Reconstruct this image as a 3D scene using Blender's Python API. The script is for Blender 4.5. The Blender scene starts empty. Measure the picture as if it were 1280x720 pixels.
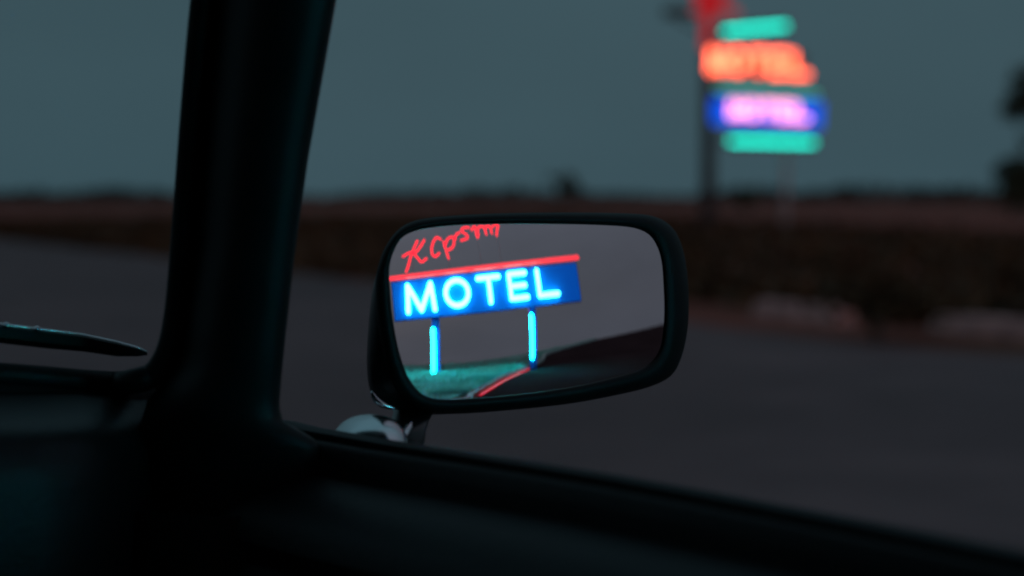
import bpy, bmesh, math, random
from mathutils import Vector, Matrix
random.seed(7)
R = math.radians
scene = bpy.context.scene
col = scene.collection
PI = math.pi

# ------------------------------------------------------------------ camera
F = 2388.0                                   # focal length in 1280-wide pixels
H = 1.25
YAW, PIT = R(40), math.atan(115 / F)
C = Vector((0, 0, H))
FW = Vector((math.sin(YAW) * math.cos(PIT), math.cos(YAW) * math.cos(PIT), -math.sin(PIT)))
RT = Vector((math.cos(YAW), -math.sin(YAW), 0))
UP = RT.cross(FW)
cam_d = bpy.data.cameras.new('camera')
cam = bpy.data.objects.new('camera', cam_d)
col.objects.link(cam)
scene.camera = cam
cam.matrix_world = Matrix(((RT.x, UP.x, -FW.x, C.x), (RT.y, UP.y, -FW.y, C.y), (RT.z, UP.z, -FW.z, C.z), (0, 0, 0, 1)))
cam_d.sensor_width = 36
cam_d.lens = 36 * F / 1280
cam_d.clip_start = 0.02
cam_d.clip_end = 9000
cam_d.dof.use_dof = True
cam_d.dof.focus_distance = 1.30
cam_d.dof.aperture_fstop = 4.1


def ray(px, py):
    return FW + RT * ((px - 640) / F) + UP * ((360 - py) / F)


def at(px, py, depth):
    return C + ray(px, py) * depth


def on_plane(px, py, p, n):
    d = ray(px, py)
    return C + d * ((p - C).dot(n) / d.dot(n))


# ------------------------------------------------------------------ helpers
def tag(o, label=None, cat=None, group=None, kind=None):
    if label: o['label'] = label
    if cat: o['category'] = cat
    if group: o['group'] = group
    if kind: o['kind'] = kind
    return o


def empty(name, loc, rz=0):
    o = bpy.data.objects.new(name, None)
    col.objects.link(o)
    o.location = loc
    o.rotation_euler = (0, 0, rz)
    o.empty_display_size = 0.1
    return o


def obj(name, bm, mat, parent=None, smooth=True, world=False, loc=None):
    me = bpy.data.meshes.new(name)
    bmesh.ops.recalc_face_normals(bm, faces=bm.faces[:]) if not world else None
    bm.to_mesh(me)
    bm.free()
    me.materials.append(mat)
    if smooth:
        me.shade_smooth()
    o = bpy.data.objects.new(name, me)
    col.objects.link(o)
    if parent:
        o.parent = parent
    if loc is not None:
        o.location = loc
    return o


def auto(o, ang=35):
    o.data.shade_smooth()
    bm = bmesh.new(); bm.from_mesh(o.data)
    for e in bm.edges:
        if len(e.link_faces) == 2 and e.calc_face_angle(0) > R(ang):
            e.smooth = False
    bm.to_mesh(o.data); bm.free()
    return o


def box(bm, c, s, rot=None, bev=0.0):
    r = bmesh.ops.create_cube(bm, size=1)
    vs = r['verts']
    for v in vs:
        v.co = Vector((v.co.x * s[0], v.co.y * s[1], v.co.z * s[2]))
    if bev:
        es = list({e for v in vs for e in v.link_edges})
        rb = bmesh.ops.bevel(bm, geom=es, offset=bev, segments=2, affect='EDGES', profile=.6)
        vs = list({v for f in rb['faces'] for v in f.verts} | {v for v in vs if v.is_valid})
    for v in vs:
        co = v.co.copy()
        if rot is not None:
            co = rot @ co
        v.co = co + Vector(c)
    return vs


def smooth_line(pts, n=6, closed=False):
    pts = [Vector(p) for p in pts]
    out = []
    m = len(pts)
    rng = range(m) if closed else range(m - 1)
    for i in rng:
        p1, p2 = pts[i], pts[(i + 1) % m]
        p0 = pts[i - 1] if (closed or i > 0) else p1 * 2 - p2
        p3 = pts[(i + 2) % m] if (closed or i + 2 < m) else p2 * 2 - p1
        for k in range(n):
            t = k / n
            out.append(0.5 * ((2 * p1) + (p2 - p0) * t + (2 * p0 - 5 * p1 + 4 * p2 - p3) * t * t + (3 * p1 - p0 - 3 * p2 + p3) * t ** 3))
    if not closed:
        out.append(pts[-1])
    return out


def tube(bm, pts, r, seg=10, closed=False, cap=True, flat=1.0):
    """a round tube along pts with domed ends; r a number or one radius per point"""
    pts = [Vector(p) for p in pts]
    rs = list(r) if hasattr(r, '__len__') else [r] * len(pts)
    if cap and not closed:
        d0 = (pts[0] - pts[1]).normalized(); d1 = (pts[-1] - pts[-2]).normalized()
        a, b, ra, rb = pts[0], pts[-1], rs[0], rs[-1]
        pts = [a + d0 * ra * .97, a + d0 * ra * .7] + pts + [b + d1 * rb * .7, b + d1 * rb * .97]
        rs = [ra * .22, ra * .71] + rs + [rb * .71, rb * .22]
    n = len(pts)
    rings = []
    t0 = (pts[1] - pts[0]).normalized()
    ref = Vector((0, 0, 1)) if abs(t0.z) < .9 else Vector((0, 1, 0))
    nrm = (ref - t0 * ref.dot(t0)).normalized()
    for i in range(n):
        a = pts[i - 1] if (closed or i > 0) else pts[i]
        b = pts[(i + 1) % n] if (closed or i < n - 1) else pts[i]
        t = (b - a).normalized()
        nrm = nrm - t * nrm.dot(t)
        nrm.normalize()
        bi = t.cross(nrm)
        rings.append([bm.verts.new(pts[i] + (nrm * math.cos(2 * PI * k / seg) + bi * math.sin(2 * PI * k / seg) * flat) * rs[i]) for k in range(seg)])
    m = n if closed else n - 1
    for i in range(m):
        A, B = rings[i], rings[(i + 1) % n]
        for k in range(seg):
            bm.faces.new((A[k], A[(k + 1) % seg], B[(k + 1) % seg], B[k]))
    if not closed:
        bm.faces.new(rings[0][::-1]); bm.faces.new(rings[-1])


def loft(bm, rings, closed_ring=True, cap=(True, True)):
    vr = [[bm.verts.new(p) for p in r] for r in rings]
    m = len(vr[0])
    for A, B in zip(vr, vr[1:]):
        for k in range(m if closed_ring else m - 1):
            j = (k + 1) % m
            bm.faces.new((A[k], A[j], B[j], B[k]))
    if cap[0]: bm.faces.new(vr[0][::-1])
    if cap[1]: bm.faces.new(vr[-1])
    return vr


# ------------------------------------------------------------------ materials
def mat(name):
    m = bpy.data.materials.new(name)
    m.use_nodes = True
    nt = m.node_tree
    b = nt.nodes['Principled BSDF']
    return m, nt, b


def noise_mat(name, c0, c1, scale=8, rough=.6, metal=0, bump=0, bscale=None, coat=0, detail=6, lo=.35, hi=.65, spec=.5, rvar=0, coord='Object'):
    m, nt, b = mat(name)
    tc = nt.nodes.new('ShaderNodeTexCoord')
    n = nt.nodes.new('ShaderNodeTexNoise')
    n.inputs['Scale'].default_value = scale
    n.inputs['Detail'].default_value = detail
    nt.links.new(tc.outputs[coord], n.inputs['Vector'])
    r = nt.nodes.new('ShaderNodeValToRGB')
    r.color_ramp.elements[0].position = lo
    r.color_ramp.elements[1].position = hi
    r.color_ramp.elements[0].color = (*c0, 1)
    r.color_ramp.elements[1].color = (*c1, 1)
    nt.links.new(n.outputs['Fac'], r.inputs['Fac'])
    nt.links.new(r.outputs['Color'], b.inputs['Base Color'])
    b.inputs['Roughness'].default_value = rough
    b.inputs['Metallic'].default_value = metal
    b.inputs['Coat Weight'].default_value = coat
    b.inputs['Coat Roughness'].default_value = .08
    b.inputs['Specular IOR Level'].default_value = spec
    if rvar:
        mr = nt.nodes.new('ShaderNodeMapRange')
        mr.inputs['To Min'].default_value = rough - rvar
        mr.inputs['To Max'].default_value = rough + rvar
        nt.links.new(n.outputs['Fac'], mr.inputs['Value'])
        nt.links.new(mr.outputs['Result'], b.inputs['Roughness'])
    if bump:
        n2 = nt.nodes.new('ShaderNodeTexNoise')
        n2.inputs['Scale'].default_value = bscale or scale * 6
        n2.inputs['Detail'].default_value = 5
        nt.links.new(tc.outputs[coord], n2.inputs['Vector'])
        bp = nt.nodes.new('ShaderNodeBump')
        bp.inputs['Strength'].default_value = bump
        bp.inputs['Distance'].default_value = .01
        nt.links.new(n2.outputs['Fac'], bp.inputs['Height'])
        nt.links.new(bp.outputs['Normal'], b.inputs['Normal'])
    return m


def neon(name, c, strength):
    m, nt, b = mat(name)
    b.inputs['Base Color'].default_value = (.04, .04, .04, 1)
    b.inputs['Roughness'].default_value = .25
    b.inputs['Emission Color'].default_value = (*c, 1)
    b.inputs['Emission Strength'].default_value = strength
    # tubes vary a little in brightness along their length, as old neon does
    tc = nt.nodes.new('ShaderNodeTexCoord')
    n = nt.nodes.new('ShaderNodeTexNoise'); n.inputs['Scale'].default_value = 1.7
    mr = nt.nodes.new('ShaderNodeMapRange')
    mr.inputs['To Min'].default_value = strength * .82
    mr.inputs['To Max'].default_value = strength * 1.18
    nt.links.new(tc.outputs['Object'], n.inputs['Vector'])
    nt.links.new(n.outputs['Fac'], mr.inputs['Value'])
    nt.links.new(mr.outputs['Result'], b.inputs['Emission Strength'])
    return m


M = {}
M['trim'] = noise_mat('dark_vinyl', (.0025, .006, .008), (.0045, .009, .012), 30, .5, bump=.1, bscale=260, spec=.25)
M['dash'] = noise_mat('dash_vinyl', (.0025, .0045, .006), (.0045, .007, .009), 24, .48, bump=.1, bscale=240, spec=.25)
M['pillar'] = noise_mat('pillar_trim', (.005, .007, .008), (.008, .011, .012), 30, .45, bump=.02, bscale=300, spec=.16)
M['rubber'] = noise_mat('black_rubber', (.004, .004, .005), (.007, .007, .008), 40, .55, bump=.08, bscale=300, spec=.2)
M['headliner'] = noise_mat('headliner_cloth', (.02, .02, .02), (.03, .03, .03), 60, .95, spec=.1)
M['paint'] = noise_mat('car_paint', (.035, .045, .05), (.04, .05, .056), 3, .3, coat=.8)
M['shell'] = noise_mat('mirror_housing_plastic', (.005, .006, .007), (.009, .010, .012), 22, .34, bump=.04, bscale=220, spec=.5)
M['bezel'] = noise_mat('mirror_bezel_plastic', (.004, .004, .0045), (.007, .007, .0075), 22, .5, bump=.04, bscale=260, spec=.12)
M['chrome'] = noise_mat('worn_chrome', (.55, .57, .6), (.72, .73, .75), 30, .16, metal=1, rvar=.08)
M['darkchrome'] = noise_mat('dark_chrome', (.16, .15, .15), (.36, .34, .33), 25, .16, metal=1, rvar=.08)
M['armblack'] = noise_mat('gloss_black_enamel', (.006, .007, .008), (.010, .011, .012), 20, .3, spec=.35)
M['satin'] = noise_mat('dull_chrome', (.55, .60, .62), (.72, .75, .77), 40, .2, metal=1, rvar=.05)
M['concrete'] = noise_mat('kerb_concrete', (.28, .145, .135), (.58, .32, .29), 5, .9, bump=.5, bscale=30)
M['redglowkerb'] = noise_mat('kerb_red_reflection', (.30, .012, .02), (.55, .025, .04), 3, .55, bump=.4, bscale=20)  # red neon's reflection put into the kerb colour
M['pole'] = noise_mat('dark_painted_steel', (.02, .02, .023), (.045, .04, .04), 4, .55, bump=.1)
M['palepost'] = noise_mat('galvanised_steel', (.30, .30, .32), (.42, .42, .44), 8, .45, metal=.6)
M['bluepost'] = noise_mat('blue_painted_steel', (.006, .05, .30), (.012, .09, .42), 3, .4)
M['bark'] = noise_mat('bark', (.03, .024, .02), (.08, .065, .05), 12, .9, bump=.6)
M['leaf'] = noise_mat('tree_leaves', (.02, .035, .02), (.05, .07, .035), 2, .6)
M['brush'] = noise_mat('brush_leaves', (.030, .020, .009), (.085, .048, .022), .35, .75, spec=.2)
M['farwood'] = noise_mat('far_leaves', (.02, .035, .035), (.04, .06, .055), .05, .8, spec=.1)
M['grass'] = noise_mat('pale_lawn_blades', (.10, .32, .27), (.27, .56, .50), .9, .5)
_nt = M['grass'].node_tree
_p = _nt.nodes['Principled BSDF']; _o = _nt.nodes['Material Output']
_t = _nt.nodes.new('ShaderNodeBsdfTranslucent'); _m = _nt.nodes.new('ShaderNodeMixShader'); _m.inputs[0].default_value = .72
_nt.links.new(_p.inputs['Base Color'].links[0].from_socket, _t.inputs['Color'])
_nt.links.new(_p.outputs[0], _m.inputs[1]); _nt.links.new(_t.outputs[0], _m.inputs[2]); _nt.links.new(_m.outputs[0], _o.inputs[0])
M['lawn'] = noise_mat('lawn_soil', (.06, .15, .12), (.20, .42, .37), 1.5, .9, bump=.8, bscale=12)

# flat blue sign face: translucent panel, evenly back-lit
m, nt, b = mat('blue_sign_face')
b.inputs['Base Color'].default_value = (.006, .19, .85, 1)
b.inputs['Roughness'].default_value = .35
b.inputs['Emission Color'].default_value = (.0, .10, .62, 1)
b.inputs['Emission Strength'].default_value = .5
M['blueface'] = m
m, nt, b = mat('bright_blue_sign_face')
b.inputs['Base Color'].default_value = (.006, .05, .5, 1)
b.inputs['Roughness'].default_value = .35
b.inputs['Emission Color'].default_value = (.0, .10, .85, 1)
b.inputs['Emission Strength'].default_value = 1.0
M['blueface_far'] = m

M['n_cyan'] = neon('cyan_neon', (.06, 1.0, .93), 16.0)
M['n_post'] = neon('pale_cyan_neon', (.0026, .92, 1.0), 58.0)
M['n_redbar'] = neon('red_neon_bar', (1.0, .035, .055), 1.6)
M['n_redscript'] = neon('red_neon_script', (1.0, .009, .024), 2.6)
M['n_orange'] = neon('orange_neon', (1.0, .12, .055), 5.4)
M['n_pink'] = neon('pink_neon', (1.0, .29, .52), 3.0)
M['n_teal'] = neon('teal_neon', (.0, 1.0, .74), 3.0)
M['n_tealdim'] = neon('dim_teal_neon', (.10, .6, .50), 1.3)
M['n_reddim'] = neon('dim_red_neon', (1.0, .005, .014), .33)

# mirror glass
m, nt, b = mat('mirror_silver')
b.inputs['Base Color'].default_value = (.90, .88, .88, 1)
b.inputs['Metallic'].default_value = 1
b.inputs['Roughness'].default_value = 0.0
M['mirror'] = m

# clear glass
m = bpy.data.materials.new('clear_glass'); m.use_nodes = True
nt = m.node_tree; nt.nodes.clear()
o_ = nt.nodes.new('ShaderNodeOutputMaterial'); mx = nt.nodes.new('ShaderNodeMixShader')
fr = nt.nodes.new('ShaderNodeFresnel'); fr.inputs['IOR'].default_value = 1.12
tr = nt.nodes.new('ShaderNodeBsdfTransparent'); tr.inputs['Color'].default_value = (.90, .93, .93, 1)
gl = nt.nodes.new('ShaderNodeBsdfGlossy'); gl.inputs['Roughness'].default_value = .02
nt.links.new(fr.outputs[0], mx.inputs[0]); nt.links.new(tr.outputs[0], mx.inputs[1]); nt.links.new(gl.outputs[0], mx.inputs[2])
nt.links.new(mx.outputs[0], o_.inputs[0])
M['glass'] = m


def ground_mat(name, stops, scales, rough, bump, bscale, spec=.3):
    """two noises at different sizes mixed into one colour ramp, world coordinates"""
    m, nt, b = mat(name)
    g = nt.nodes.new('ShaderNodeNewGeometry')
    fac = None
    for s, w in scales:
        n = nt.nodes.new('ShaderNodeTexNoise'); n.inputs['Scale'].default_value = s; n.inputs['Detail'].default_value = 6
        nt.links.new(g.outputs['Position'], n.inputs['Vector'])
        mu = nt.nodes.new('ShaderNodeMath'); mu.operation = 'MULTIPLY'; mu.inputs[1].default_value = w
        nt.links.new(n.outputs['Fac'], mu.inputs[0])
        if fac is None: fac = mu.outputs[0]
        else:
            ad = nt.nodes.new('ShaderNodeMath'); nt.links.new(fac, ad.inputs[0]); nt.links.new(mu.outputs[0], ad.inputs[1]); fac = ad.outputs[0]
    r = nt.nodes.new('ShaderNodeValToRGB')
    e = r.color_ramp.elements
    e[0].position, e[0].color = stops[0][0], (*stops[0][1], 1)
    e[1].position, e[1].color = stops[-1][0], (*stops[-1][1], 1)
    for p, c in stops[1:-1]:
        k = e.new(p); k.color = (*c, 1)
    nt.links.new(fac, r.inputs['Fac']); nt.links.new(r.outputs['Color'], b.inputs['Base Color'])
    b.inputs['Roughness'].default_value = rough
    b.inputs['Specular IOR Level'].default_value = spec
    n2 = nt.nodes.new('ShaderNodeTexNoise'); n2.inputs['Scale'].default_value = bscale; n2.inputs['Detail'].default_value = 4
    nt.links.new(g.outputs['Position'], n2.inputs['Vector'])
    bp = nt.nodes.new('ShaderNodeBump'); bp.inputs['Strength'].default_value = bump; bp.inputs['Distance'].default_value = .02
    nt.links.new(n2.outputs['Fac'], bp.inputs['Height']); nt.links.new(bp.outputs['Normal'], b.inputs['Normal'])
    return m


M['asphalt'] = ground_mat('worn_asphalt', [(.36, (.074, .046, .047)), (.5, (.108, .068, .070)), (.64, (.150, .096, .097))], [(.16, .45), (1.3, .35), (40, .2)], .8, .5, 70)
M['field'] = ground_mat('dry_field', [(.38, (.09, .042, .022)), (.5, (.18, .055, .040)), (.62, (.25, .075, .055))], [(.03, .6), (.4, .4)], .95, .8, 3, .1)


# ------------------------------------------------------------------ sky and light
SUN_AZ, SUN_EL = 200, 11
w = bpy.data.worlds.new('World'); scene.world = w; w.use_nodes = True
nt = w.node_tree; nt.nodes.clear()
out = nt.nodes.new('ShaderNodeOutputWorld'); bg = nt.nodes.new('ShaderNodeBackground')
sky = nt.nodes.new('ShaderNodeTexSky'); sky.sky_type = 'NISHITA'; sky.sun_disc = False
sky.sun_elevation = R(SUN_EL); sky.sun_rotation = R(SUN_AZ); sky.air_density = 1.5; sky.dust_density = 3; sky.ozone_density = 3
# a dusk overcast: an even blue-grey veil, a little greyer and warmer towards where the sun went down, brighter overhead
tc = nt.nodes.new('ShaderNodeTexCoord')
sep = nt.nodes.new('ShaderNodeSeparateXYZ'); nt.links.new(tc.outputs['Generated'], sep.inputs[0])
mr = nt.nodes.new('ShaderNodeMapRange'); mr.inputs['From Min'].default_value = -.55; mr.inputs['From Max'].default_value = .45
nt.links.new(sep.outputs['Y'], mr.inputs['Value'])
veil = nt.nodes.new('ShaderNodeMix'); veil.data_type = 'RGBA'
veil.inputs[6].default_value = (.063, .070, .090, 1)
veil.inputs[7].default_value = (.043, .083, .102, 1)
nt.links.new(mr.outputs['Result'], veil.inputs[0])
mz = nt.nodes.new('ShaderNodeMapRange'); mz.inputs['From Min'].default_value = .12; mz.inputs['From Max'].default_value = .8
mz.inputs['To Min'].default_value = 1.0; mz.inputs['To Max'].default_value = 2.4
nt.links.new(sep.outputs['Z'], mz.inputs['Value'])
vm = nt.nodes.new('ShaderNodeVectorMath'); vm.operation = 'SCALE'
nt.links.new(veil.outputs[2], vm.inputs[0]); nt.links.new(mz.outputs['Result'], vm.inputs['Scale'])
sc_ = nt.nodes.new('ShaderNodeVectorMath'); sc_.operation = 'SCALE'; sc_.inputs['Scale'].default_value = .0012
nt.links.new(sky.outputs['Color'], sc_.inputs[0])
add = nt.nodes.new('ShaderNodeVectorMath'); add.operation = 'ADD'
cn = nt.nodes.new('ShaderNodeTexNoise'); cn.inputs['Scale'].default_value = 3.2; cn.inputs['Detail'].default_value = 3
cmap = nt.nodes.new('ShaderNodeVectorMath'); cmap.operation = 'MULTIPLY'; cmap.inputs[1].default_value = (1, 1, 3)
nt.links.new(tc.outputs['Generated'], cmap.inputs[0]); nt.links.new(cmap.outputs[0], cn.inputs['Vector'])
cr = nt.nodes.new('ShaderNodeMapRange'); cr.inputs['From Min'].default_value = .25; cr.inputs['From Max'].default_value = .75
cr.inputs['To Min'].default_value = .92; cr.inputs['To Max'].default_value = 1.08
nt.links.new(cn.outputs['Fac'], cr.inputs['Value'])
cs = nt.nodes.new('ShaderNodeVectorMath'); cs.operation = 'SCALE'
nt.links.new(vm.outputs[0], cs.inputs[0]); nt.links.new(cr.outputs['Result'], cs.inputs['Scale'])
nt.links.new(cs.outputs[0], add.inputs[0]); nt.links.new(sc_.outputs[0], add.inputs[1])
nt.links.new(add.outputs[0], bg.inputs['Color']); bg.inputs['Strength'].default_value = 1.0
nt.links.new(bg.outputs[0], out.inputs[0])

sl = bpy.data.lights.new('sun', 'SUN'); sl.energy = .24; sl.angle = R(14); sl.color = (1, .50, .46)
so = bpy.data.objects.new('sun', sl); col.objects.link(so)
so.rotation_euler = (R(90 - SUN_EL), 0, R(180 - SUN_AZ)); so.location = (-5, -10, 12)

# ------------------------------------------------------------------ ground
KERB = [(2.2, -5.6), (2.75, -6.5), (4.5, -9.2), (6.75, -12.0), (9.1, -15.4), (11.5, -19.5), (16.5, -25), (31, -39)]
VERGE = [(60, 160), (24.2, 52), (18.7, 31), (16.2, 22.5), (14.1, 15), (13.0, 12.2), (12.6, 9.6), (12.9, 6), (16, -2), (34, -14), (130, -72), (620, -400)]


def crest(x):
    P = [(-3000, -15.8), (5.0, -15.8), (7.5, -18.5), (16, -25.6), (31, -39.8), (3000, -2180)]
    for (a, b), (c, d) in zip(P, P[1:]):
        if x <= c:
            return b + (d - b) * (x - a) / (c - a)
    return P[-1][1]


def land(x, y):
    d = (crest(x) - y) * .75
    return -.15 * (d - .6 + .6 * math.exp(-d / .6)) if d > 0 else 0.0


bm = bmesh.new()
ax = [0]
st = 1.0
while ax[-1] < 4200:
    ax.append(ax[-1] + st); st *= 1.065
xs = [-v for v in ax[:0:-1]] + ax
G = [[bm.verts.new((x, y, land(x, y) - .012)) for x in xs] for y in xs]
for i in range(len(xs) - 1):
    for j in range(len(xs) - 1):
        bm.faces.new((G[i][j], G[i][j + 1], G[i + 1][j + 1], G[i + 1][j]))
tag(obj('ground', bm, M['field']), kind='structure')

# parking lot asphalt: one sheet, out to the verge in front and along the road behind
bm = bmesh.new()
back = KERB[::-1]
ring = [(-60, 160)] + VERGE + [(640, -455), (275, -213.5), (31, -39.2)] + back[1:] + [(-14, -5.4), (-60, -4)]
vs = [bm.verts.new((x, y, 0)) for x, y in ring]
f = bm.faces.new(vs)
bmesh.ops.triangulate(bm, faces=[f])
bm.normal_update()
for f in bm.faces:
    if f.normal.z < 0: f.normal_flip()
tag(obj('asphalt', bm, M['asphalt'], smooth=False, world=True), kind='structure')

# newer, darker road running back past the lawn
M['road'] = ground_mat('dark_road_asphalt', [(.35, (.032, .017, .018)), (.5, (.045, .024, .026)), (.65, (.062, .034, .036))], [(.3, .5), (5, .3), (60, .2)], 1.0, .5, 60, 0.0)
bm = bmesh.new()
path = [Vector((x + .1, y, .004)) for x, y in [(2.1, -4.4)] + KERB] + [Vector((275, -213.2, .004))]
far = [Vector((7.5, -1.5, .004)), Vector((8.6, -2.6, .004)), Vector((12.0, -5.0, .004)), Vector((17, -8, .004)), Vector((22.5, -11, .004)), Vector((33, -16, .004)), Vector((45, -24, .004)), Vector((70, -40, .004)), Vector((140, -82, .004)), Vector((600, -400, .004))]
vv = [bm.verts.new(p) for p in path + far[::-1]]
f = bm.faces.new(vv)
bmesh.ops.triangulate(bm, faces=[f])
bm.normal_update()
for f in bm.faces:
    if f.normal.z < 0: f.normal_flip()
tag(obj('road', bm, M['road'], smooth=False, world=True), kind='structure')

# lawn island behind the car, under the sign
bm = bmesh.new()
front = [(-14, -5.2)] + KERB[0:1]
edge = [(x - .12, y) for x, y in KERB]
lawn_poly = [(-14, -5.25), (edge[0][0], edge[0][1] - .12)] + edge[1:] + [(30.5, -39.4), (15.6, -25.3), (7.3, -18.1), (4.9, -15.75), (-14, -15.7)]
vs = [bm.verts.new((x, y, .11)) for x, y in lawn_poly]
f = bm.faces.new(vs)
bmesh.ops.triangulate(bm, faces=[f])
bm.normal_update()
for f in bm.faces:
    if f.normal.z < 0: f.normal_flip()
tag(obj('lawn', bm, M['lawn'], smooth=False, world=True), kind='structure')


def sweep(bm, path, prof, up=Vector((0, 0, 1))):
    """sweep a (side, height) profile along a ground path"""
    rings = []
    path = [Vector((*p, 0)) if len(p) == 2 else Vector(p) for p in path]
    for i, p in enumerate(path):
        a = path[max(i - 1, 0)]; b = path[min(i + 1, len(path) - 1)]
        t = (b - a); t.z = 0; t.normalize()
        s = t.cross(up)
        rings.append([p + s * u + up * v for u, v in prof])
    loft(bm, rings)


KP = [(-.10, -.02), (-.10, .118), (-.08, .128), (.02, .128), (.05, .115), (.06, -.02)]
bm = bmesh.new()
sweep(bm, smooth_line([(x, y, 0) for x, y in [(-14, -5.3), (0, -5.35)] + KERB[:4]], 6), KP)
auto(tag(obj('kerb_red_glow', bm, M['redglowkerb']), kind='structure'), 40)  # near stretch of kerb, coloured with the reflected red
M['palekerb'] = noise_mat('pale_kerb_concrete', (.35, .36, .34), (.55, .56, .54), 5, .85, bump=.4, bscale=30)
bm = bmesh.new()
sweep(bm, smooth_line([(x, y, 0) for x, y in KERB[3:]], 6), KP)
auto(tag(obj('kerb', bm, M['palekerb']), kind='structure'), 40)
# an added glowing red tube, standing in for neon reflected along the road edge
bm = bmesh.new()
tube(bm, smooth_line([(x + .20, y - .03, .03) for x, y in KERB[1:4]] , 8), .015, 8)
rl = obj('reflection_strip', bm, neon('red_edge_reflection', (1.0, .02, .05), 1.1))
tag(rl, 'thin red reflection line along the kerb of the teal lit lawn, made as an added glowing tube, seen in the mirror', 'reflection')


def inside(x, y, poly):
    c = False
    for (x0, y0), (x1, y1) in zip(poly, poly[1:] + poly[:1]):
        if (y0 > y) != (y1 > y) and x < (x1 - x0) * (y - y0) / (y1 - y0) + x0:
            c = not c
    return c


def blade(bm, x, y, z, h, wd):
    a = random.uniform(0, 2 * PI); l = random.uniform(.1, .6) * h
    dx, dy = math.cos(a), math.sin(a); t = random.uniform(0, 2 * PI)
    sx, sy = math.cos(t) * wd, math.sin(t) * wd
    v = [bm.verts.new(p) for p in ((x - sx, y - sy, z), (x + sx, y + sy, z), (x + dx * l * .4 + sx * .7, y + dy * l * .4 + sy * .7, z + h * .6), (x + dx * l * .4 - sx * .7, y + dy * l * .4 - sy * .7, z + h * .6), (x + dx * l, y + dy * l, z + h))]
    bm.faces.new(v[:4]); bm.faces.new((v[3], v[2], v[4]))


bm = bmesh.new()
n = 0
while n < 15000:
    if n % 4 == 0:
        t = random.random() ** 1.5; k = t * (len(edge) - 2) + 1; i = int(k); fk = k - i
        a, b = edge[i], edge[min(i + 1, len(edge) - 1)]
        x = a[0] + (b[0] - a[0]) * fk - random.uniform(.05, .9); y = a[1] + (b[1] - a[1]) * fk
    else:
        x, y = random.uniform(-5, 9), random.uniform(-16, -5.4)
    if not inside(x, y, lawn_poly): continue
    k = .5 + .5 * math.sin(x * 2.1 + math.sin(y * 1.3) * 2) * math.sin(y * 1.7 + x)
    blade(bm, x, y, .10, random.uniform(.05, .12) + .12 * k * random.random(), random.uniform(.006, .014))
    n += 1
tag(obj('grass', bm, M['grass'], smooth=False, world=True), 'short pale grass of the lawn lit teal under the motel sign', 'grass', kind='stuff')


# ------------------------------------------------------------------ plants
def leaf(bm, p, s):
    a = Vector((random.gauss(0, 1), random.gauss(0, 1), random.gauss(0, 1))).normalized()
    b = a.orthogonal().normalized()
    b.rotate(Matrix.Rotation(random.uniform(0, 2 * PI), 3, a))
    c = a.cross(b)
    bm.faces.new([bm.verts.new(p + v) for v in (b * s, c * s * .45, -b * s * .8, -c * s * .45)])


def clump(bm, c, r, n, s, flat=1.0):
    for _ in range(n):
        v = Vector((random.gauss(0, 1), random.gauss(0, 1), random.gauss(0, 1))).normalized() * (random.random() ** .45)
        leaf(bm, Vector(c) + Vector((v.x * r, v.y * r, v.z * r * flat)), s * random.uniform(.6, 1.3))


def gpx(px, dist):
    """ground point in the direction of image column px, dist metres away"""
    az = YAW + math.atan((px - 640) / F)
    return Vector((math.sin(az) * dist, math.cos(az) * dist, 0))


# rough brush along the verge beyond the lot: nobody could count it
def verge_x(y):
    for (x0, y0), (x1, y1) in zip(VERGE, VERGE[1:]):
        if y1 <= y <= y0:
            return x1 + (x0 - x1) * (y - y1) / (y0 - y1)
    return 14


bm = bmesh.new()
for i in range(2600):
    t = random.random()
    y = 6 + 75 * t ** 1.4
    u = 2.2 * random.random() ** 2.0
    x = verge_x(y) + (2.1 if y < 17 else .55) + u * (9 + y * .10)
    h = random.uniform(.08, .26) * (1 + .35 * u)
    r = random.uniform(.3, .6) * (1 + y / 60)
    clump(bm, (x, y, h * .45), r, 16, .11 + .0022 * y, flat=h * .8 / r)
tag(obj('undergrowth', bm, M['brush'], smooth=False, world=True), 'dark olive scrub and weeds growing along the verge beyond the asphalt', 'undergrowth', kind='stuff')

# far wooded line on the horizon
bm = bmesh.new()
for i in range(700):
    px = random.uniform(-500, 1900)
    d = random.uniform(420, 560)
    p = gpx(px, d)
    k = 1.0 + .5 * math.sin(px * .013) + .35 * math.sin(px * .041 + 1) + (.9 if px > 880 else .2)
    h = max(.8, 1.6 * k * random.uniform(.6, 1.1))
    clump(bm, (p.x, p.y, h * .5), h * 1.5, 14, 1.3, flat=.42)
tag(obj('treeline', bm, M['farwood'], smooth=False, world=True), 'distant dark line of woods along the flat horizon', 'woods', kind='stuff')


def bush(name, label, px, dist, wd, ht, n=260, s=.1, m='brush', z=0, lump=9):
    p = gpx(px, dist)
    o = empty(name, (p.x, p.y, z))
    bm = bmesh.new()
    for k in range(lump):
        a = random.uniform(0, 2 * PI); rr = random.uniform(0, .35) * wd
        hh = random.uniform(.3, .72) * ht
        clump(bm, (math.cos(a) * rr, math.sin(a) * rr, hh), wd * random.uniform(.2, .3), n // lump, s, flat=min(1.0, ht / wd))
    obj('foliage', bm, M[m], o, smooth=False, world=True)
    bm = bmesh.new()
    for k in range(5):
        a = random.uniform(0, 2 * PI); rr = random.uniform(.1, .25) * wd
        tube(bm, [(0, 0, -.05), (math.cos(a) * rr * .4, math.sin(a) * rr * .4, ht * .3), (math.cos(a) * rr, math.sin(a) * rr, ht * .7)], [.05 * ht, .035 * ht, .015 * ht], 6)
    obj('stem', bm, M['bark'], o)
    tag(o, label, 'bush')
    return o


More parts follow.
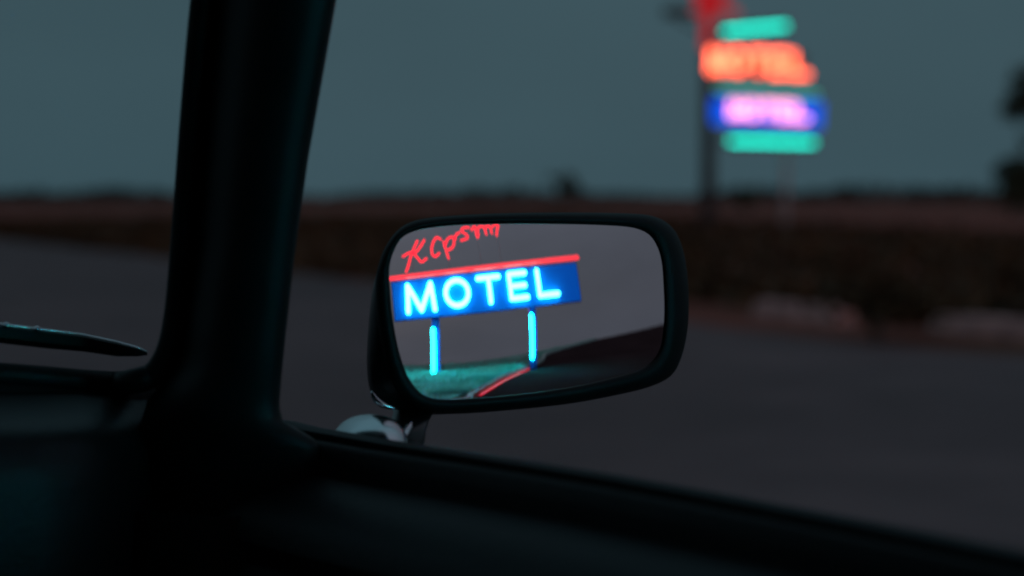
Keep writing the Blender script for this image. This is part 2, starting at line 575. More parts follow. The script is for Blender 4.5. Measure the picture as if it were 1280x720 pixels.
bush('bush', 'low dark bush spilling onto the asphalt between the two pale kerb stones', 1100, 16.9, 1.5, .62, 420, .09)
bush('bush', 'small dark bush on the horizon just right of the neon sign pole', 931, 150, 2.0, 2.2, 300, .3, 'leaf')


def tree(label, px, dist, ht, wd, trunk_h, nl, ls, seed, shape=None):
    random.seed(seed)
    p = gpx(px, dist)
    o = empty('tree', p)
    bm = bmesh.new()
    tube(bm, smooth_line([(0, 0, -.1), (.05 * wd, .02 * wd, trunk_h * .5), (-.02 * wd, .0, trunk_h), (.03 * wd, .03 * wd, ht * .8)], 4), [ht * .035 * (1 - .8 * i / 12) for i in range(13)], 9)
    tips = []
    az = YAW + math.atan((px - 640) / F)
    for sx, sz in (shape or []):
        e = Vector((math.cos(az) * sx, -math.sin(az) * sx, sz)) + FW * random.uniform(-.8, .8)
        e.z = sz
        tube(bm, smooth_line([(0, 0, sz * .55), (e.x * .5, e.y * .5, sz * .8), e], 3), [ht * .013 * (1 - .8 * i / 6) for i in range(7)], 6)
        tips.append(e)
    for k in range(0 if shape else 11):
        a = k * 2.4; z0 = trunk_h * random.uniform(.75, 1.0) + (ht - trunk_h) * random.uniform(0, .5)
        L = wd * random.uniform(.25, .48)
        e = Vector((math.cos(a) * L, math.sin(a) * L, z0 + L * random.uniform(.3, .9)))
        tube(bm, smooth_line([(0, 0, z0), (e.x * .5, e.y * .5, z0 + (e.z - z0) * .35), e], 3), [ht * .013 * (1 - .8 * i / 6) for i in range(7)], 6)
        tips.append(e)
    tips.append(Vector((.03 * wd, .03 * wd, ht * .88)))
    obj('trunk', bm, M['bark'], o)
    bm = bmesh.new()
    for e in tips:
        for q in range(3):
            c = e + Vector((random.gauss(0, 1), random.gauss(0, 1), random.gauss(0, .8))) * wd * .07
            clump(bm, c, wd * random.uniform(.09, .17), nl // 36, ls, flat=.75)
    obj('crown', bm, M['leaf'], o, smooth=False, world=True)
    tag(o, label, 'tree')
    return o


tree('tall dark tree at the right edge with gaps in its crown', 1330, 62, 5.4, 4.6, .9, 4200, .16, 11,
     [(-1.25, 4.15), (-.75, 4.3), (-.2, 5.0), (.5, 4.9), (1.2, 4.3), (-1.35, 2.1), (-.85, 2.5), (-.9, 1.6), (-1.4, 1.3), (-.3, 1.3), (-.1, 3.2), (.6, 2.2), (1.3, 2.6), (1.5, 1.5)])
tree('small round tree standing alone on the horizon above the mirror', 706, 190, 3.6, 2.8, 1.2, 900, .22, 5)
random.seed(21)


# kerb stones by the verge
def kerb_stone(label, a, b, seed):
    random.seed(seed)
    a, b = Vector((*a, 0)), Vector((*b, 0))
    d = (b - a); L = d.length
    o = empty('kerb_stone', (a + b) / 2, math.atan2(d.y, d.x))
    bm = bmesh.new()
    n = 16
    rings = []
    for i in range(n + 1):
        x = -L / 2 + L * i / n
        e = .0 if 0 < i < n else .02
        w_ = lambda: random.uniform(-.012, .012)
        rings.append([Vector((x, -.13 + e + w_(), -.02)), Vector((x, -.12 + e + w_(), .13 - e + w_())), Vector((x, -.09 + e, .165 - e + w_())), Vector((x, .08 - e, .168 - e + w_())), Vector((x, .13 - e + w_(), .13 + w_())), Vector((x, .13 - e, -.02))])
    loft(bm, rings)
    auto(obj('block', bm, M['concrete'], o), 50)
    for x in (-L * .3, L * .3):
        bm = bmesh.new()
        tube(bm, [(x, 0, .15), (x, 0, .185)], .018, 8)
        obj('anchor_pin', bm, M['pole'], o)
    tag(o, label, 'kerb stone', 'pale kerb stones edging the verge')


kerb_stone('pale weathered kerb stone directly below the neon sign, left of the low bush', (14.75, 13.55), (14.45, 12.15), 1)
kerb_stone('pale weathered kerb stone at the right edge, right of the low bush', (14.3, 10.95), (13.85, 8.5), 2)


# ------------------------------------------------------------------ neon lettering
def glyph(ch, w_, h):
    """strokes of a block letter in a w_ x h box centred on the origin"""
    a, b = w_ / 2, h / 2
    if ch == 'M': return [[(-a, -b), (-a * .86, b), (0, -b * .95), (a * .86, b), (a, -b)]]
    if ch == 'O': return [[(a * math.cos(t * PI / 14), b * math.sin(t * PI / 14)) for t in range(28)] + ['closed']]
    if ch == 'T': return [[(-a, b), (a, b)], [(0, b), (0, -b)]]
    if ch == 'E': return [[(a, b), (-a, b), (-a, -b), (a, -b)], [(-a, 0), (a * .85, 0)]]
    if ch == 'L': return [[(-a, b), (-a, -b), (a, -b)]]


def neon_letter(name, ch, cx, cz, w_, h, y, r, m, parent, slant=0, rz=0.0):
    bm = bmesh.new()
    for st_ in glyph(ch, w_, h):
        closed = st_[-1] == 'closed'
        pts = [p for p in st_ if p != 'closed']
        pts = [Vector((cx + px + slant * pz, y, cz + pz)) for px, pz in pts]
        if closed:
            tube(bm, pts, r, 12, closed=True)
        else:
            # break at corners so each stroke keeps its full width
            for p, q in zip(pts, pts[1:]):
                tube(bm, [p, p.lerp(q, .5), q], r, 12)
    return obj(name, bm, m, parent)


# ---- the motel sign behind the car (seen in the mirror)
SG = empty('motel_sign', (5.0657, -11.4669, 0), 0.1267)
tag(SG, 'blue neon motel sign with red script and two lit posts, reflected in the door mirror', 'sign')
ROLL = .0379
OZ = .2 + 2.5395
Rr = Matrix.Rotation(-ROLL, 4, 'Y')
PN = bpy.data.objects.new('sign_board', None)


def sgp(x, z, y=.08):
    v = Rr @ Vector((x, 0, z))
    return Vector((v.x, y, v.z + OZ))


# board: the cabinet, its face a sub-part
bm = bmesh.new()
box(bm, sgp(.02, -.08, -.12), (7.92, .26, 1.36), Rr.to_3x3(), .03)
board = auto(obj('cabinet', bm, M['bluepost'], SG), 40)
bm = bmesh.new()
box(bm, sgp(.02, -.08, .012), (7.84, .012, 1.28), Rr.to_3x3())
obj('sign_face', bm, M['blueface'], board, smooth=False)
for ch, cx, cz, w_, h in (('M', -2.90, -.06, .98, .86), ('O', -1.52, -.03, .86, .82), ('T', -.24, -.04, .84, .80), ('E', .97, -.01, .70, .80), ('L', 2.32, .0, .88, .82)):
    bm = bmesh.new()
    for st_ in glyph(ch, w_, h):
        closed = st_[-1] == 'closed'
        pts = [sgp(cx + p[0], cz + p[1], .10) for p in st_ if p != 'closed']
        if closed: tube(bm, pts, .078, 12, closed=True)
        else:
            for p, q in zip(pts, pts[1:]): tube(bm, [p, p.lerp(q, .5), q], .078, 12)
    obj('letter', bm, M['n_cyan'], SG)
bm = bmesh.new()
tube(bm, [sgp(-3.93, .68, .08), sgp(0, .70, .08), sgp(4.06, .73, .08)], .075, 12)
obj('neon_bar', bm, M['n_redbar'], SG)
SCRIPT = [[(-3.31, .80), (-3.20, 1.0), (-3.09, 1.24), (-2.90, 1.55), (-2.72, 1.80)], [(-3.35, 1.33), (-3.09, 1.43), (-2.88, 1.41), (-2.66, 1.58), (-2.46, 1.80)],
          [(-2.94, 1.40), (-2.80, 1.2), (-2.69, 1.07), (-2.49, 1.17)],
          [(-1.83, 1.76), (-2.0, 1.83), (-2.20, 1.58), (-2.25, 1.30), (-2.14, 1.2), (-1.98, 1.30)],
          [(-1.74, 1.66), (-1.70, 1.35), (-1.66, 1.08)], [(-1.74, 1.5), (-1.55, 1.75), (-1.33, 1.77), (-1.40, 1.48), (-1.62, 1.36)],
          [(-1.28, 1.70), (-1.22, 1.84), (-1.06, 1.92)],
          [(-.64, 2.06), (-.86, 2.06), (-.97, 1.96), (-.80, 1.82), (-.79, 1.70), (-1.06, 1.64)],
          [(-.56, 1.96), (-.40, 2.08), (-.40, 1.85), (-.38, 1.68)],
          [(-.33, 1.75), (-.30, 1.98), (-.12, 2.06), (-.02, 1.98), (.0, 1.76)], [(.0, 1.95), (.14, 2.06), (.22, 1.98), (.24, 1.77)],
          [(.30, 1.98), (.46, 2.08), (.58, 2.05), (.50, 1.88), (.42, 1.68)]]
bm = bmesh.new()
for st_ in SCRIPT:
    tube(bm, smooth_line([sgp(x, z + .05, .06) for x, z in st_], 5), .031, 8)
scr = obj('script_lettering', bm, M['n_redscript'], SG)
for x in (-3.05, -1.68, -.4, .45):                        # thin rods that carry the script
    bm = bmesh.new()
    tube(bm, [sgp(x, .5, -.02), sgp(x, 1.6, -.02)], .007, 6)
    obj('support_rod', bm, M['palepost'], SG)
for x, zt, zb in ((-2.46, OZ - 1.24, .12), (1.48, OZ - .98, .42)):
    bm = bmesh.new()
    box(bm, (x + .07, -.16, (OZ - .6 - .0) / 2), (.30, .22, OZ - .6), None, .02)
    p = auto(obj('post', bm, M['bluepost'], SG), 40)
    bm = bmesh.new()
    tube(bm, [(x - .03, .06, zt), (x - .03, .06, (zt + zb) / 2), (x - .03, .06, zb)], .068, 16)
    obj('neon_tube', bm, M['n_post'], p)

# ---- the motel sign ahead beyond the lot (out of focus)
DS = 60.0
q = gpx(955, DS)
FS = empty('motel_sign', q, -(YAW + math.atan(315 / F)))          # local x = right as seen from the car, local y = away
tag(FS, 'tall roadside motel sign of stacked orange, pink and teal neon rows on one dark pole', 'sign')
KS = DS / F


def fx(px): return (px - 955) * KS * 1.0


def fz(py): return H - (py - 245) * KS


Rt = Matrix.Rotation(R(2.6), 4, 'Y')
bm = bmesh.new()
tube(bm, [(fx(886), .12, -.2), (fx(886), .12, 3), (fx(885), .12, fz(-30))], [.25, .23, .18], 14)
obj('pole', bm, M['pole'], FS)
bm = bmesh.new()
tube(bm, [(fx(981), .1, -.2), (fx(981), .1, fz(185))], .11, 10)
obj('prop_post', bm, M['palepost'], FS)
bm = bmesh.new()
box(bm, (fx(957), .02, fz(143)), (136 * KS, .20, 32 * KS), Rt.to_3x3(), .02)
obj('blue_panel', bm, M['blueface_far'], FS, smooth=False)
bm = bmesh.new()
box(bm, (fx(944), .12, fz(82)), (118 * KS, .16, 30 * KS), Rt.to_3x3(), .02)
obj('lettering_panel', bm, M['pole'], FS, smooth=False)


def word(name, x0, x1, py0, h, m, r):
    W = (x1 - x0) * KS
    cw = W / 5.0
    t = empty(name, (0, 0, 0)); t.parent = FS
    for i, ch in enumerate('MOTEL'):
        px = x0 + (x1 - x0) * (i + .5) / 5
        zz = fz(py0 + (px - x0) * .055)
        neon_letter('letter', ch, fx(px), zz, cw * .68, h * KS, -.14, r, m, t)


word('orange_lettering', 884, 1010, 77, 25, M['n_orange'], .085)
word('pink_lettering', 911, 1009, 137, 17, M['n_pink'], .075)
for nm, pts, mm, r in (('teal_neon_bar', [(906, 42), (940, 39), (980, 36)], M['n_teal'], .06), ('teal_neon_bar', [(914, 177), (962, 178), (1014, 179.5)], M['n_teal'], .06), ('dim_neon_bar', [(897, 113), (957, 117), (1018, 121)], M['n_tealdim'], .055)):
    bm = bmesh.new()
    tube(bm, [(fx(a), -.16, fz(b)) for a, b in pts], r, 12)
    o = obj(nm, bm, mm, FS)
    bm = bmesh.new()
    a, b = pts[0], pts[-1]
    cx, cz = (fx(a[0]) + fx(b[0])) / 2, (fz(a[1]) + fz(b[1])) / 2
    box(bm, (cx, -.04, cz), (abs(fx(b[0]) - fx(a[0])) + .2, .08, .36), Matrix.Rotation(math.atan2(b[1] - a[1], b[0] - a[0]), 3, 'Y'))
    obj('mount_rail', bm, M['pole'], o, smooth=False)
for py in (42, 83, 123, 178):                              # brackets from pole to rows
    bm = bmesh.new()
    tube(bm, [(fx(884), .1, fz(py)), (fx(930), .06, fz(py))], .03, 6)
    obj('bracket', bm, M['pole'], FS)
bm = bmesh.new()                                          # red star burst on the pole top
for a, L in ((90, 1.4), (40, .8), (-14, .85), (200, .45), (135, .75), (264, 1.3)):
    tube(bm, [(fx(886), -.12, fz(10)), (fx(886) + math.cos(R(a)) * L, -.12, fz(10) + math.sin(R(a)) * L)], [.21, .12], 8)
obj('star_burst', bm, M['n_reddim'], FS)
bm = bmesh.new()                                          # dark arm reaching left
box(bm, (fx(850), .1, fz(17)), (42 * KS, .1, .30), None, .02)
tube(bm, [(fx(830), .1, fz(17)), (fx(882), .1, fz(45))], .04, 6)
obj('side_arm', bm, M['pole'], FS)

# ------------------------------------------------------------------ the car we sit in
CAR = empty('car', (-.1, -.1, 0))
tag(CAR, 'dark old car seen from inside, with windscreen pillar, wiper and passenger door mirror', 'car')
inv = Vector((.1, .1, 0))


def cobj(name, bm, m, parent=CAR, sm=True, a=None):
    o = obj(name, bm, m, parent, smooth=sm)
    if parent is CAR:
        for v in o.data.vertices: v.co += inv
    else:
        for v in o.data.vertices: v.co += inv
    if a: auto(o, a)
    return o


def lerp_tab(tab, y):
    for (y0, v0), (y1, v1) in zip(tab, tab[1:]):
        if y <= y1 or (y1, v1) == tab[-1]:
            t = (y - y0) / (y1 - y0)
            return v0 + (v1 - v0) * t
    return tab[-1][1]


DEP = [(-900, 1.06), (0, 1.10), (525, 1.13), (700, 1.15)]
XR = [(-900, 545), (-300, 461), (0, 420.5), (200, 385), (330, 367), (420, 357), (470, 352), (500, 349.5), (514, 350), (520, 352.5), (525, 357), (529, 364), (533, 376), (540, 394), (556, 402), (620, 408), (740, 412)]
XM = [(-900, 380), (-300, 307), (0, 271), (150, 257), (300, 245), (400, 230), (440, 222), (462, 214), (480, 200), (500, 186), (540, 176), (600, 170), (740, 165)]
XG = [(-900, 350), (-300, 277), (0, 243), (120, 232), (250, 222), (340, 215), (400, 209), (430, 204)]

# A-pillar
bm = bmesh.new()
rings = []
for i in range(120):
    py = -620 + i * (1360 / 119)
    d = lerp_tab(DEP, py); xr = lerp_tab(XR, py); xm = lerp_tab(XM, py)
    wd = xr - xm
    prof = [(1.0, .034), (1.0, .004), (.99, -.004), (.965, -.009), (.88, -.014), (.70, -.018), (.52, -.018), (.38, -.014), (.25, -.005), (.12, .008), (.03, .020), (-.01, .026), (.02, .040), (.15, .048), (.5, .052), (.9, .048)]
    rings.append([at(xm + wd * u, py + max(0.0, min(1.0, (py - 505) / 30)) * 12 * (u - .5), d + v) for u, v in prof])
loft(bm, rings)
cobj('windscreen_pillar', bm, M['pillar'], a=60)

# windscreen seal: down the pillar, round the corner and along the bottom
WB = [(175, 463), (150, 467), (110, 465), (60, 461), (0, 456.5), (-120, 449), (-400, 440), (-800, 436), (-1300, 440)]


def ws_depth(px):                       # depth of the windscreen plane along the bottom
    X = 200
    d = ray(px, 460)
    yy = 1.065 + .05 * max(0.0, min(1.0, (200 - px) / 900))
    return yy / d.y if d.y > .15 else 4


seal_px = [(lerp_tab(XG, y) + 12, y, lerp_tab(DEP, y) + .026) for y in (-620, -400, -200, 0, 120, 250, 340, 390)]
seal_px += [(215, 428, 1.148), (205, 453, 1.15), (190, 470, 1.152), (165, 477, 1.152)]
seal_px += [(px, py + 12, ws_depth(px)) for px, py in WB[1:]]
line = smooth_line([at(*q_) for q_ in seal_px], 5)
bm = bmesh.new()
tube(bm, line, .0075, 12, flat=1.1)
# flat channel behind the lip so no gap opens to the pillar
cobj('windscreen_seal', bm, M['rubber'])
bm = bmesh.new()
rg = []
for i in range(40):
    py = -620 + i * (1085 / 39)
    d = lerp_tab(DEP, py)
    xg = lerp_tab(XG, py) if py < 430 else lerp_tab(XG, 430)
    xm = lerp_tab(XM, py)
    rg.append([at(xg + 6, py, d + .028), at(xm + 10, py, d + .024), at(xm + 20, py, d + .05), at(xg + 6, py, d + .05)])
loft(bm, rg)
cobj('pillar_flange', bm, M['rubber'])

# scuttle strip under the glass, filling in to the pillar
bm = bmesh.new()
rg = []
for px, py in [(236, 478), (222, 478), (205, 479), (190, 480)] + [(a, b + 14) for a, b in WB[1:]]:
    d = ws_depth(min(px, 190))
    rg.append([at(px, py - 3, d + .004), at(px, py + 2, d - .004), at(px, py + 14, d - .007), at(px, py + 24, d - .010), at(px, py + 26, d + .03), at(px, py - 3, d + .03)])
loft(bm, rg)
cobj('scuttle_strip', bm, M['rubber'], a=50)

# windscreen glass
bm = bmesh.new()
rows = []
for k in range(13):
    t = k / 12
    rw = []
    for px, py in [(208, 470)] + [(a, b + 12) for a, b in WB[1:]]:
        b0 = at(px, py, ws_depth(px) + .006)
        top = Vector((b0.x * .94 - .02, b0.y - .09, 1.64))
        q_ = b0.lerp(top, t)
        rw.append(q_)
    rows.append(rw)
# keep the right-hand column on the pillar line
for k in range(13):
    t = k / 12
    py = 470 - 1000 * t
    rows[k][0] = at(lerp_tab(XG, min(py, 430)) + 12, py, lerp_tab(DEP, py) + .03)
loft(bm, rows, closed_ring=False, cap=(False, False))
cobj('windscreen', bm, M['glass'])

# wiper on the outside of the glass
bm = bmesh.new()
wp = [(-420, 378), (-200, 396), (-60, 411), (0, 417), (62, 424.5), (104, 429), (146, 436.5), (172, 440), (184, 442)]
top = [12, 12.5, 12.5, 12, 11.5, 10.5, 9, 5.5, 2]
rg = []
for (px, py), hh in zip(wp, top):
    d = ws_depth(px) + .022
    rg.append([at(px, py - hh, d - .004), at(px, py - hh * .75, d - .008), at(px, py + hh * .4, d - .008), at(px, py + hh, d - .003), at(px, py + hh, d + .004), at(px, py - hh * .8, d + .006), at(px, py - hh, d + .002)])
loft(bm, rg)
wip = cobj('wiper', bm, M['rubber'], a=50)
bm = bmesh.new()
rg = []
for (px, py), hh in zip(wp, top):
    d = ws_depth(px) + .022
    rg.append([at(px, py - hh - 1.5, d - .003), at(px, py - hh + .5, d - .005), at(px, py - hh + .5, d + .001), at(px, py - hh - 1.5, d + .001)])
loft(bm, rg)
cobj('spring_bar', bm, M['satin'], wip)
bm = bmesh.new()
for px in (8, 46):
    d = ws_depth(px) + .013
    py = lerp_tab([(a, b) for a, b in wp], px)
    bmesh.ops.create_icosphere(bm, subdivisions=2, radius=.0022, matrix=Matrix.Translation(at(px, py - 11, d)))
cobj('rivet', bm, M['chrome'], wip)

# dashboard: top pad, roll, then the face falling away
bm = bmesh.new()
rg = []
for px in (-1500, -1000, -600, -300, -100, 40, 100, 140, 170, 195, 215, 230, 244):
    d = ws_depth(min(px, 150)); d = min(d, 2.6)
    k = 1 if px < 100 else max(.05, 1 - (px - 100) / 140)
    k = k * k * (3 - 2 * k)
    sh = 10 + 22 * (1 - k)
    prof = [(476, .0), (482, -.012), (490, -.03), (500, -.055), (512, -.085), (522, -.105), (532, -.115), (548, -.122), (610, -.128), (760, -.118), (1100, -.10), (1100, .25), (470, .10)]
    rg.append([at(px, b_ + (sh if b_ < 560 else 0), d + (dd * k if dd < 0 else dd)) for b_, dd in prof])
loft(bm, rg)
cobj('dashboard', bm, M['dash'], a=50)

# passenger door: a beltline profile swept from the pillar back past the camera
ZS = 1.25 - .132
SX = .655
SILL = [(-.2, .0), (0.2, .0)]


def sill_px(px):
    """row of the visible top edge of the door at image column px"""
    return lerp_tab([(300, 519), (350, 526), (365, 531), (480, 551), (560, 563), (640, 575), (760, 594), (900, 619), (1100, 657), (1280, 693), (1600, 768), (2200, 905)], px)


cols = [318, 350, 380, 420, 480, 540, 600, 680, 760, 860, 960, 1060, 1160, 1280, 1450, 1700, 2200, 3200, 5200]
edge_pts = []
for px in cols:
    p = on_plane(px, sill_px(px), Vector((SX, 0, 0)), Vector((1, 0, 0)))
    edge_pts.append(p)
for _y in (-.6, -1.1):
    edge_pts.append(Vector((SX, _y, edge_pts[-1].z)))


def door_part(name, prof, m, parent, closed=True, ang=50):
    bm = bmesh.new()
    loft(bm, [[p + Vector((u, 0, v)) for u, v in prof] for p in edge_pts], closed_ring=closed, cap=(closed, closed))
    return cobj(name, bm, m, parent, a=ang)


door = door_part('door', [(.0105, -.006), (.030, -.010), (.046, -.022), (.058, -.06), (.072, -.2), (.078, -.42), (.06, -.72), (.04, -.80), (-.02, -.80), (-.02, -.30), (.004, -.06), (.006, -.03)], M['paint'], CAR)
door_part('outer_seal', [(.010, -.004), (.008, -.0005), (.0035, .0), (-.0005, -.002), (-.002, -.012), (.004, -.02), (.010, -.02)], M['rubber'], door)
door_part('belt_highlight', [(.0120, -.0035), (.0108, -.0020), (.0114, -.0012), (.0126, -.0016), (.0130, -.0040)], M['armblack'], door)  # lip added beside the seal to carry a thin highlight along the sill
door_part('inner_seal', [(-.010, -.006), (-.014, -.0035), (-.019, -.006), (-.0215, -.014), (-.0225, -.0255), (-.012, -.028), (-.008, -.02)], M['rubber'], door)
door_part('door_trim', [(-.021, -.022), (-.027, -.0235), (-.042, -.028), (-.058, -.036), (-.068, -.046), (-.072, -.056), (-.067, -.064), (-.066, -.070), (-.073, -.075), (-.086, -.080), (-.098, -.088), (-.104, -.102), (-.102, -.13), (-.095, -.2), (-.09, -.45), (-.085, -.78), (-.03, -.78), (-.022, -.2), (-.016, -.04)], M['trim'], door)

# pillar foot: kick panel low down between dash and door
bm = bmesh.new()
rg = []
for py in (640, 700, 800, 1000):
    pts = []
    for u in [i / 14 for i in range(15)]:
        px = 170 + (420 - 170) * u
        pts.append(at(px, py + 12 * u, 1.128 - .018 * math.sin(PI * u) - (py - 640) * .0001))
    pts += [at(420, py, 1.19), at(170, py, 1.19)]
    rg.append(pts)
loft(bm, rg)
cobj('kick_panel', bm, M['pillar'], a=60)

# roof, far side, back and floor close the cabin
bm = bmesh.new()
rg = []
for y, z in ((.99, 1.60), (.9, 1.635), (.5, 1.66), (-.3, 1.67), (-1.0, 1.64), (-1.35, 1.58)):
    rg.append([Vector((x, y, z + dz)) for x, dz in ((.64, -.05), (.56, .0), (.2, .02), (-.3, .02), (-.75, 0), (-.84, -.05))])
vr = loft(bm, rg, closed_ring=False, cap=(False, False))
o = cobj('roof', bm, M['headliner'])
mod = o.modifiers.new('thick', 'SOLIDIFY'); mod.thickness = .03; mod.offset = 1
bm = bmesh.new()
tube(bm, smooth_line([at(545, -900, 1.06) + Vector((0, .0, 0)), Vector((.625, .75, 1.60)), Vector((.635, .3, 1.62)), Vector((.635, -.5, 1.62)), Vector((.62, -1.3, 1.55))], 6), .03, 10)
cobj('roof_rail', bm, M['pillar'])
bm = bmesh.new()
box(bm, (-.86, -.1, .90), (.06, 2.3, 1.20), None, .02)
cobj('driver_door', bm, M['trim'])  # unseen; raised well above sill height to keep light out of the cabin
bm = bmesh.new()
box(bm, (-.1, -1.30, 1.0), (1.5, .08, 1.25), None, .03)
cobj('rear_bulkhead', bm, M['trim'])
bm = bmesh.new()
box(bm, (-.1, -.1, .36), (1.46, 2.3, .06))
cobj('floor_pan', bm, M['headliner'])
# bonnet and wing outside, below the line of sight
bm = bmesh.new()
rg = []
for y, z, wx in ((1.13, 1.075, 1.0), (1.5, 1.03, 1.0), (2.0, .98, .98), (2.4, .90, .92), (2.5, .78, .88), (2.5, .45, .86)):
    rg.append([Vector((-.1 + x * wx, y, z + dz)) for x, dz in ((-.80, -.45), (-.80, -.14), (-.74, -.05), (-.5, -.01), (0, .0), (.5, -.01), (.74, -.05), (.80, -.14), (.80, -.45))])
loft(bm, rg, closed_ring=False, cap=(False, False))
o = cobj('bonnet', bm, M['paint'])
mod = o.modifiers.new('thick', 'SOLIDIFY'); mod.thickness = .02; mod.offset = -1

# ------------------------------------------------------------------ door mirror
MC = Vector((.81012, .94918, 1.17523))
MN = Vector((-.13884, -.98788, .06945)).normalized()
RAD = .60
SC = MC - MN * RAD
GLASS = [(486.7, 345), (487.5, 331), (492.5, 314), (502, 298), (516, 290), (537, 285), (576, 281), (627, 279.7), (681, 279.7), (736, 280.5), (782, 282.8), (802, 286.7), (815.5, 294.5), (825, 310), (830, 329.5), (832, 357), (833, 388), (831.4, 415), (828, 434.5), (819, 450), (802, 462), (771, 471.5), (720, 483), (658, 492), (595.6, 497.6), (553, 499), (533, 495), (520, 485), (508, 466), (498, 434.5), (491, 395.6), (488, 364.5)]
RIM = [(469.5, 357), (471.5, 337), (481, 310), (498, 287), (522, 275), (568, 269.5), (634.5, 266.5), (712, 265.7), (775, 266.5), (813.5, 269.5), (837, 281), (850.5, 302), (858, 333), (861, 372), (859.5, 411), (852, 446), (839, 469.5), (813.5, 483), (774.6, 493), (712, 504.6), (634.5, 513), (568, 517.5), (536, 516), (515, 508), (497, 492), (484, 464), (476, 428), (471, 392)]
SHELL = [(464.5, 370), (471, 340), (481, 312), (499, 289), (524, 278), (568, 273), (634.5, 270), (712, 269), (775, 270), (811, 273), (832, 284), (845, 304), (852, 333), (855, 372), (853, 411), (846, 443), (832, 464), (810, 478), (774.6, 489), (712, 501), (634.5, 511), (568, 517), (530, 518.5), (498, 513), (475, 504.6), (463, 489), (458.7, 458), (460, 415)]
NA = 192
CX, CY = 652, 390


def polar(pts):
    line = [(v.x, v.y) for v in smooth_line([(a, b, 0) for a, b in pts], 10, closed=True)]
    pol = sorted((math.atan2(y - CY, x - CX), math.hypot(x - CX, y - CY)) for x, y in line)
    pol = [(pol[-1][0] - 2 * PI, pol[-1][1])] + pol + [(pol[0][0] + 2 * PI, pol[0][1])]
    res = []
    j = 0
    for k in range(NA):
        a = -PI + 2 * PI * (k + .5) / NA
        while pol[j + 1][0] < a: j += 1
        (a0, r0), (a1, r1) = pol[j], pol[j + 1]
        r_ = r0 + (r1 - r0) * (a - a0) / max(1e-9, a1 - a0)
        res.append((CX + r_ * math.cos(a), CY + r_ * math.sin(a)))
    return res


g_, r_, s_ = polar(GLASS), polar(RIM), polar(SHELL)


def mixp(a, b, t): return [(x0 + (x1 - x0) * t, y0 + (y1 - y0) * t) for (x0, y0), (x1, y1) in zip(a, b)]


def on_mirror(px, py, off): return on_plane(px, py, MC + MN * off, MN)


def on_sphere(px, py, off=0):
    d = ray(px, py).normalized()
    o = C - SC
    b_ = d.dot(o); rr = RAD + off
    return C + d * (-b_ - math.sqrt(b_ * b_ - (o.dot(o) - rr * rr)))


bm = bmesh.new()
cen = (CX, CY)
prev = None
NR = 26
for k in range(1, NR + 1):
    t = (k / NR) ** .8 * 1.012
    ringv = [bm.verts.new(on_sphere(CX + (x - CX) * t, CY + (y - CY) * t)) for x, y in g_]
    if prev is None:
        c0 = bm.verts.new(on_sphere(CX, CY))
        for i in range(NA): bm.faces.new((c0, ringv[i], ringv[(i + 1) % NA]))
    else:
        for i in range(NA): bm.faces.new((prev[i], ringv[i], ringv[(i + 1) % NA], prev[(i + 1) % NA]))
    prev = ringv
bm.normal_update()
bm.faces.ensure_lookup_table()
if bm.faces[0].normal.dot(MN) < 0:
    for f in bm.faces: f.normal_flip()

# housing: lip, rim and bowl
bm2 = bmesh.new()
rings = [[on_sphere(x, y, -.004) for x, y in mixp(g_, r_, .0)],
         [on_sphere(x, y, .0012) for x, y in mixp(g_, r_, .02)],
         [on_sphere(x, y, .0026) for x, y in mixp(g_, r_, .16)],
         [on_sphere(x, y, .0032) for x, y in mixp(g_, r_, .45)],
         [on_sphere(x, y, .0018) for x, y in mixp(g_, r_, .72)],
         [on_sphere(x, y, -.0012) for x, y in mixp(g_, r_, .92)],
         [on_sphere(x, y, -.005) for x, y in r_]]
bez_rings = rings


def scl(p, k, dx=0, dy=0): return [(CX + (x - CX) * k + dx, CY + (y - CY) * k + dy) for x, y in p]


wing = cobj('wing_mirror', (lambda b: (loft(b, [[on_sphere(x, y, -.0035) for x, y in scl(r_, .985)],
      [on_sphere(x, y, -.0065) for x, y in mixp(r_, s_, .25)],
      [on_sphere(x, y, -.012) for x, y in mixp(r_, s_, .75)],
      [on_mirror(x, y, -.030) for x, y in s_],
      [on_mirror(x, y, -.045) for x, y in scl(s_, .95, 4, -2)],
      [on_mirror(x, y, -.060) for x, y in scl(s_, .84, 16, -4)],
      [on_mirror(x, y, -.074) for x, y in scl(s_, .66, 34, -6)],
      [on_mirror(x, y, -.083) for x, y in scl(s_, .42, 48, -8)],
      [on_mirror(x, y, -.086) for x, y in scl(s_, .12, 58, -8)]], cap=(False, True)), b)[1])(bmesh.new()), M['shell'])
loft(bm2, bez_rings, cap=(False, False))
cobj('bezel', bm2, M['bezel'], wing, a=70)
go = obj('mirror_glass', bm, M['mirror'], wing, world=True)
nv = [(v.co - SC).normalized() for v in go.data.vertices]
for v in go.data.vertices: v.co += inv
go.data.normals_split_custom_set_from_vertices(nv)

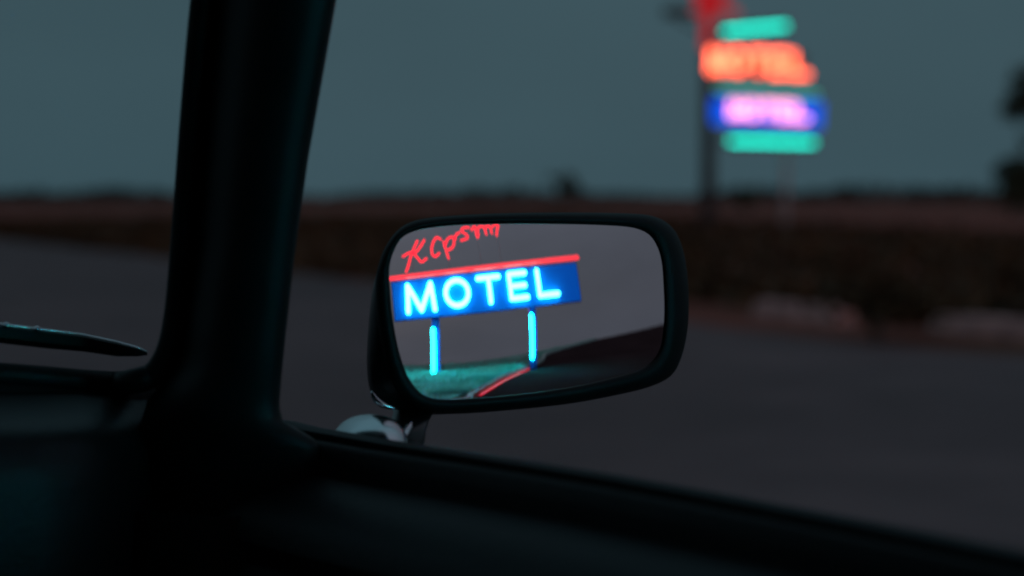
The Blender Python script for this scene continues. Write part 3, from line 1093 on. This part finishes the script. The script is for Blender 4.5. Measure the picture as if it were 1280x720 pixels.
# base dome on the door, arm, and added glint strips
bm = bmesh.new()
c0 = at(462, 558, 1.178)
ex = (at(505, 560, 1.165) - at(415, 556, 1.19)) / 2
ez = (at(462, 516, 1.178) - at(462, 556, 1.178))
ey = FW * .03
bmesh.ops.create_uvsphere(bm, u_segments=40, v_segments=24, radius=1)
for v in bm.verts:
    x, y, z = v.co
    x = math.copysign(abs(x) ** .85, x)
    v.co = c0 + ex * 1.08 * x + ey * y + ez * (z * (1 + .06 * x))
cobj('mirror_base', bm, M['satin'], wing)
bm = bmesh.new()
rg = []
for (px, py, d), (ra, rb) in (((494, 572, 1.186), (.0160, .013)), ((499, 555, 1.188), (.0160, .013)), ((505, 541, 1.194), (.0138, .012)), ((511, 529, 1.206), (.0128, .011)), ((515, 521, 1.222), (.0132, .011)), ((518, 515, 1.236), (.0140, .011)), ((520, 506, 1.245), (.0140, .010))):
    p = at(px, py, d)
    rg.append([p + (RT * math.copysign(abs(math.cos(a)) ** .7, math.cos(a)) * ra + FW * math.copysign(abs(math.sin(a)) ** .7, math.sin(a)) * rb + UP * math.cos(a) * ra * .12) for a in [2 * PI * k / 28 for k in range(28)]])
loft(bm, rg)
cobj('mirror_arm', bm, M['armblack'], wing, a=60)
bm = bmesh.new()
tube(bm, smooth_line([at(500, 556, 1.1735), at(505, 545, 1.178), at(511, 535, 1.187), at(514, 528, 1.194)], 5), [.0010 + .0015 * math.sin(PI * (i + 1) / 18) for i in range(16)], 8)
cobj('arm_highlight', bm, M['chrome'], wing)  # added chrome sliver standing in for the highlight on the arm
bm = bmesh.new()
tube(bm, smooth_line([on_mirror(465.5, 491, -.0195), on_mirror(470.5, 499.5, -.018), on_mirror(480, 506.5, -.016), on_mirror(492, 510.5, -.014)], 6), [.0008 + .0016 * math.sin(PI * min(1, (i + 2) / 20)) for i in range(19)], 10)
cobj('housing_glint', bm, M['chrome'], wing)  # chrome crescent added only to make the glint on the housing

# ------------------------------------------------------------------ render settings
scene.render.engine = 'CYCLES'
cy = scene.cycles
cy.use_denoising = True
try:
    cy.denoiser = 'OPENIMAGEDENOISE'
    cy.denoising_input_passes = 'RGB_ALBEDO_NORMAL'
except Exception:
    pass
cy.filter_width = 2.0
cy.max_bounces = 8
cy.transparent_max_bounces = 12
cy.sample_clamp_indirect = 4
cy.caustics_reflective = False
cy.caustics_refractive = False
scene.render.resolution_x, scene.render.resolution_y = 1024, 576
vs_ = scene.view_settings
vs_.view_transform = 'Standard'; vs_.look = 'None'; vs_.exposure = 0; vs_.gamma = 1; vs_.use_curve_mapping = False
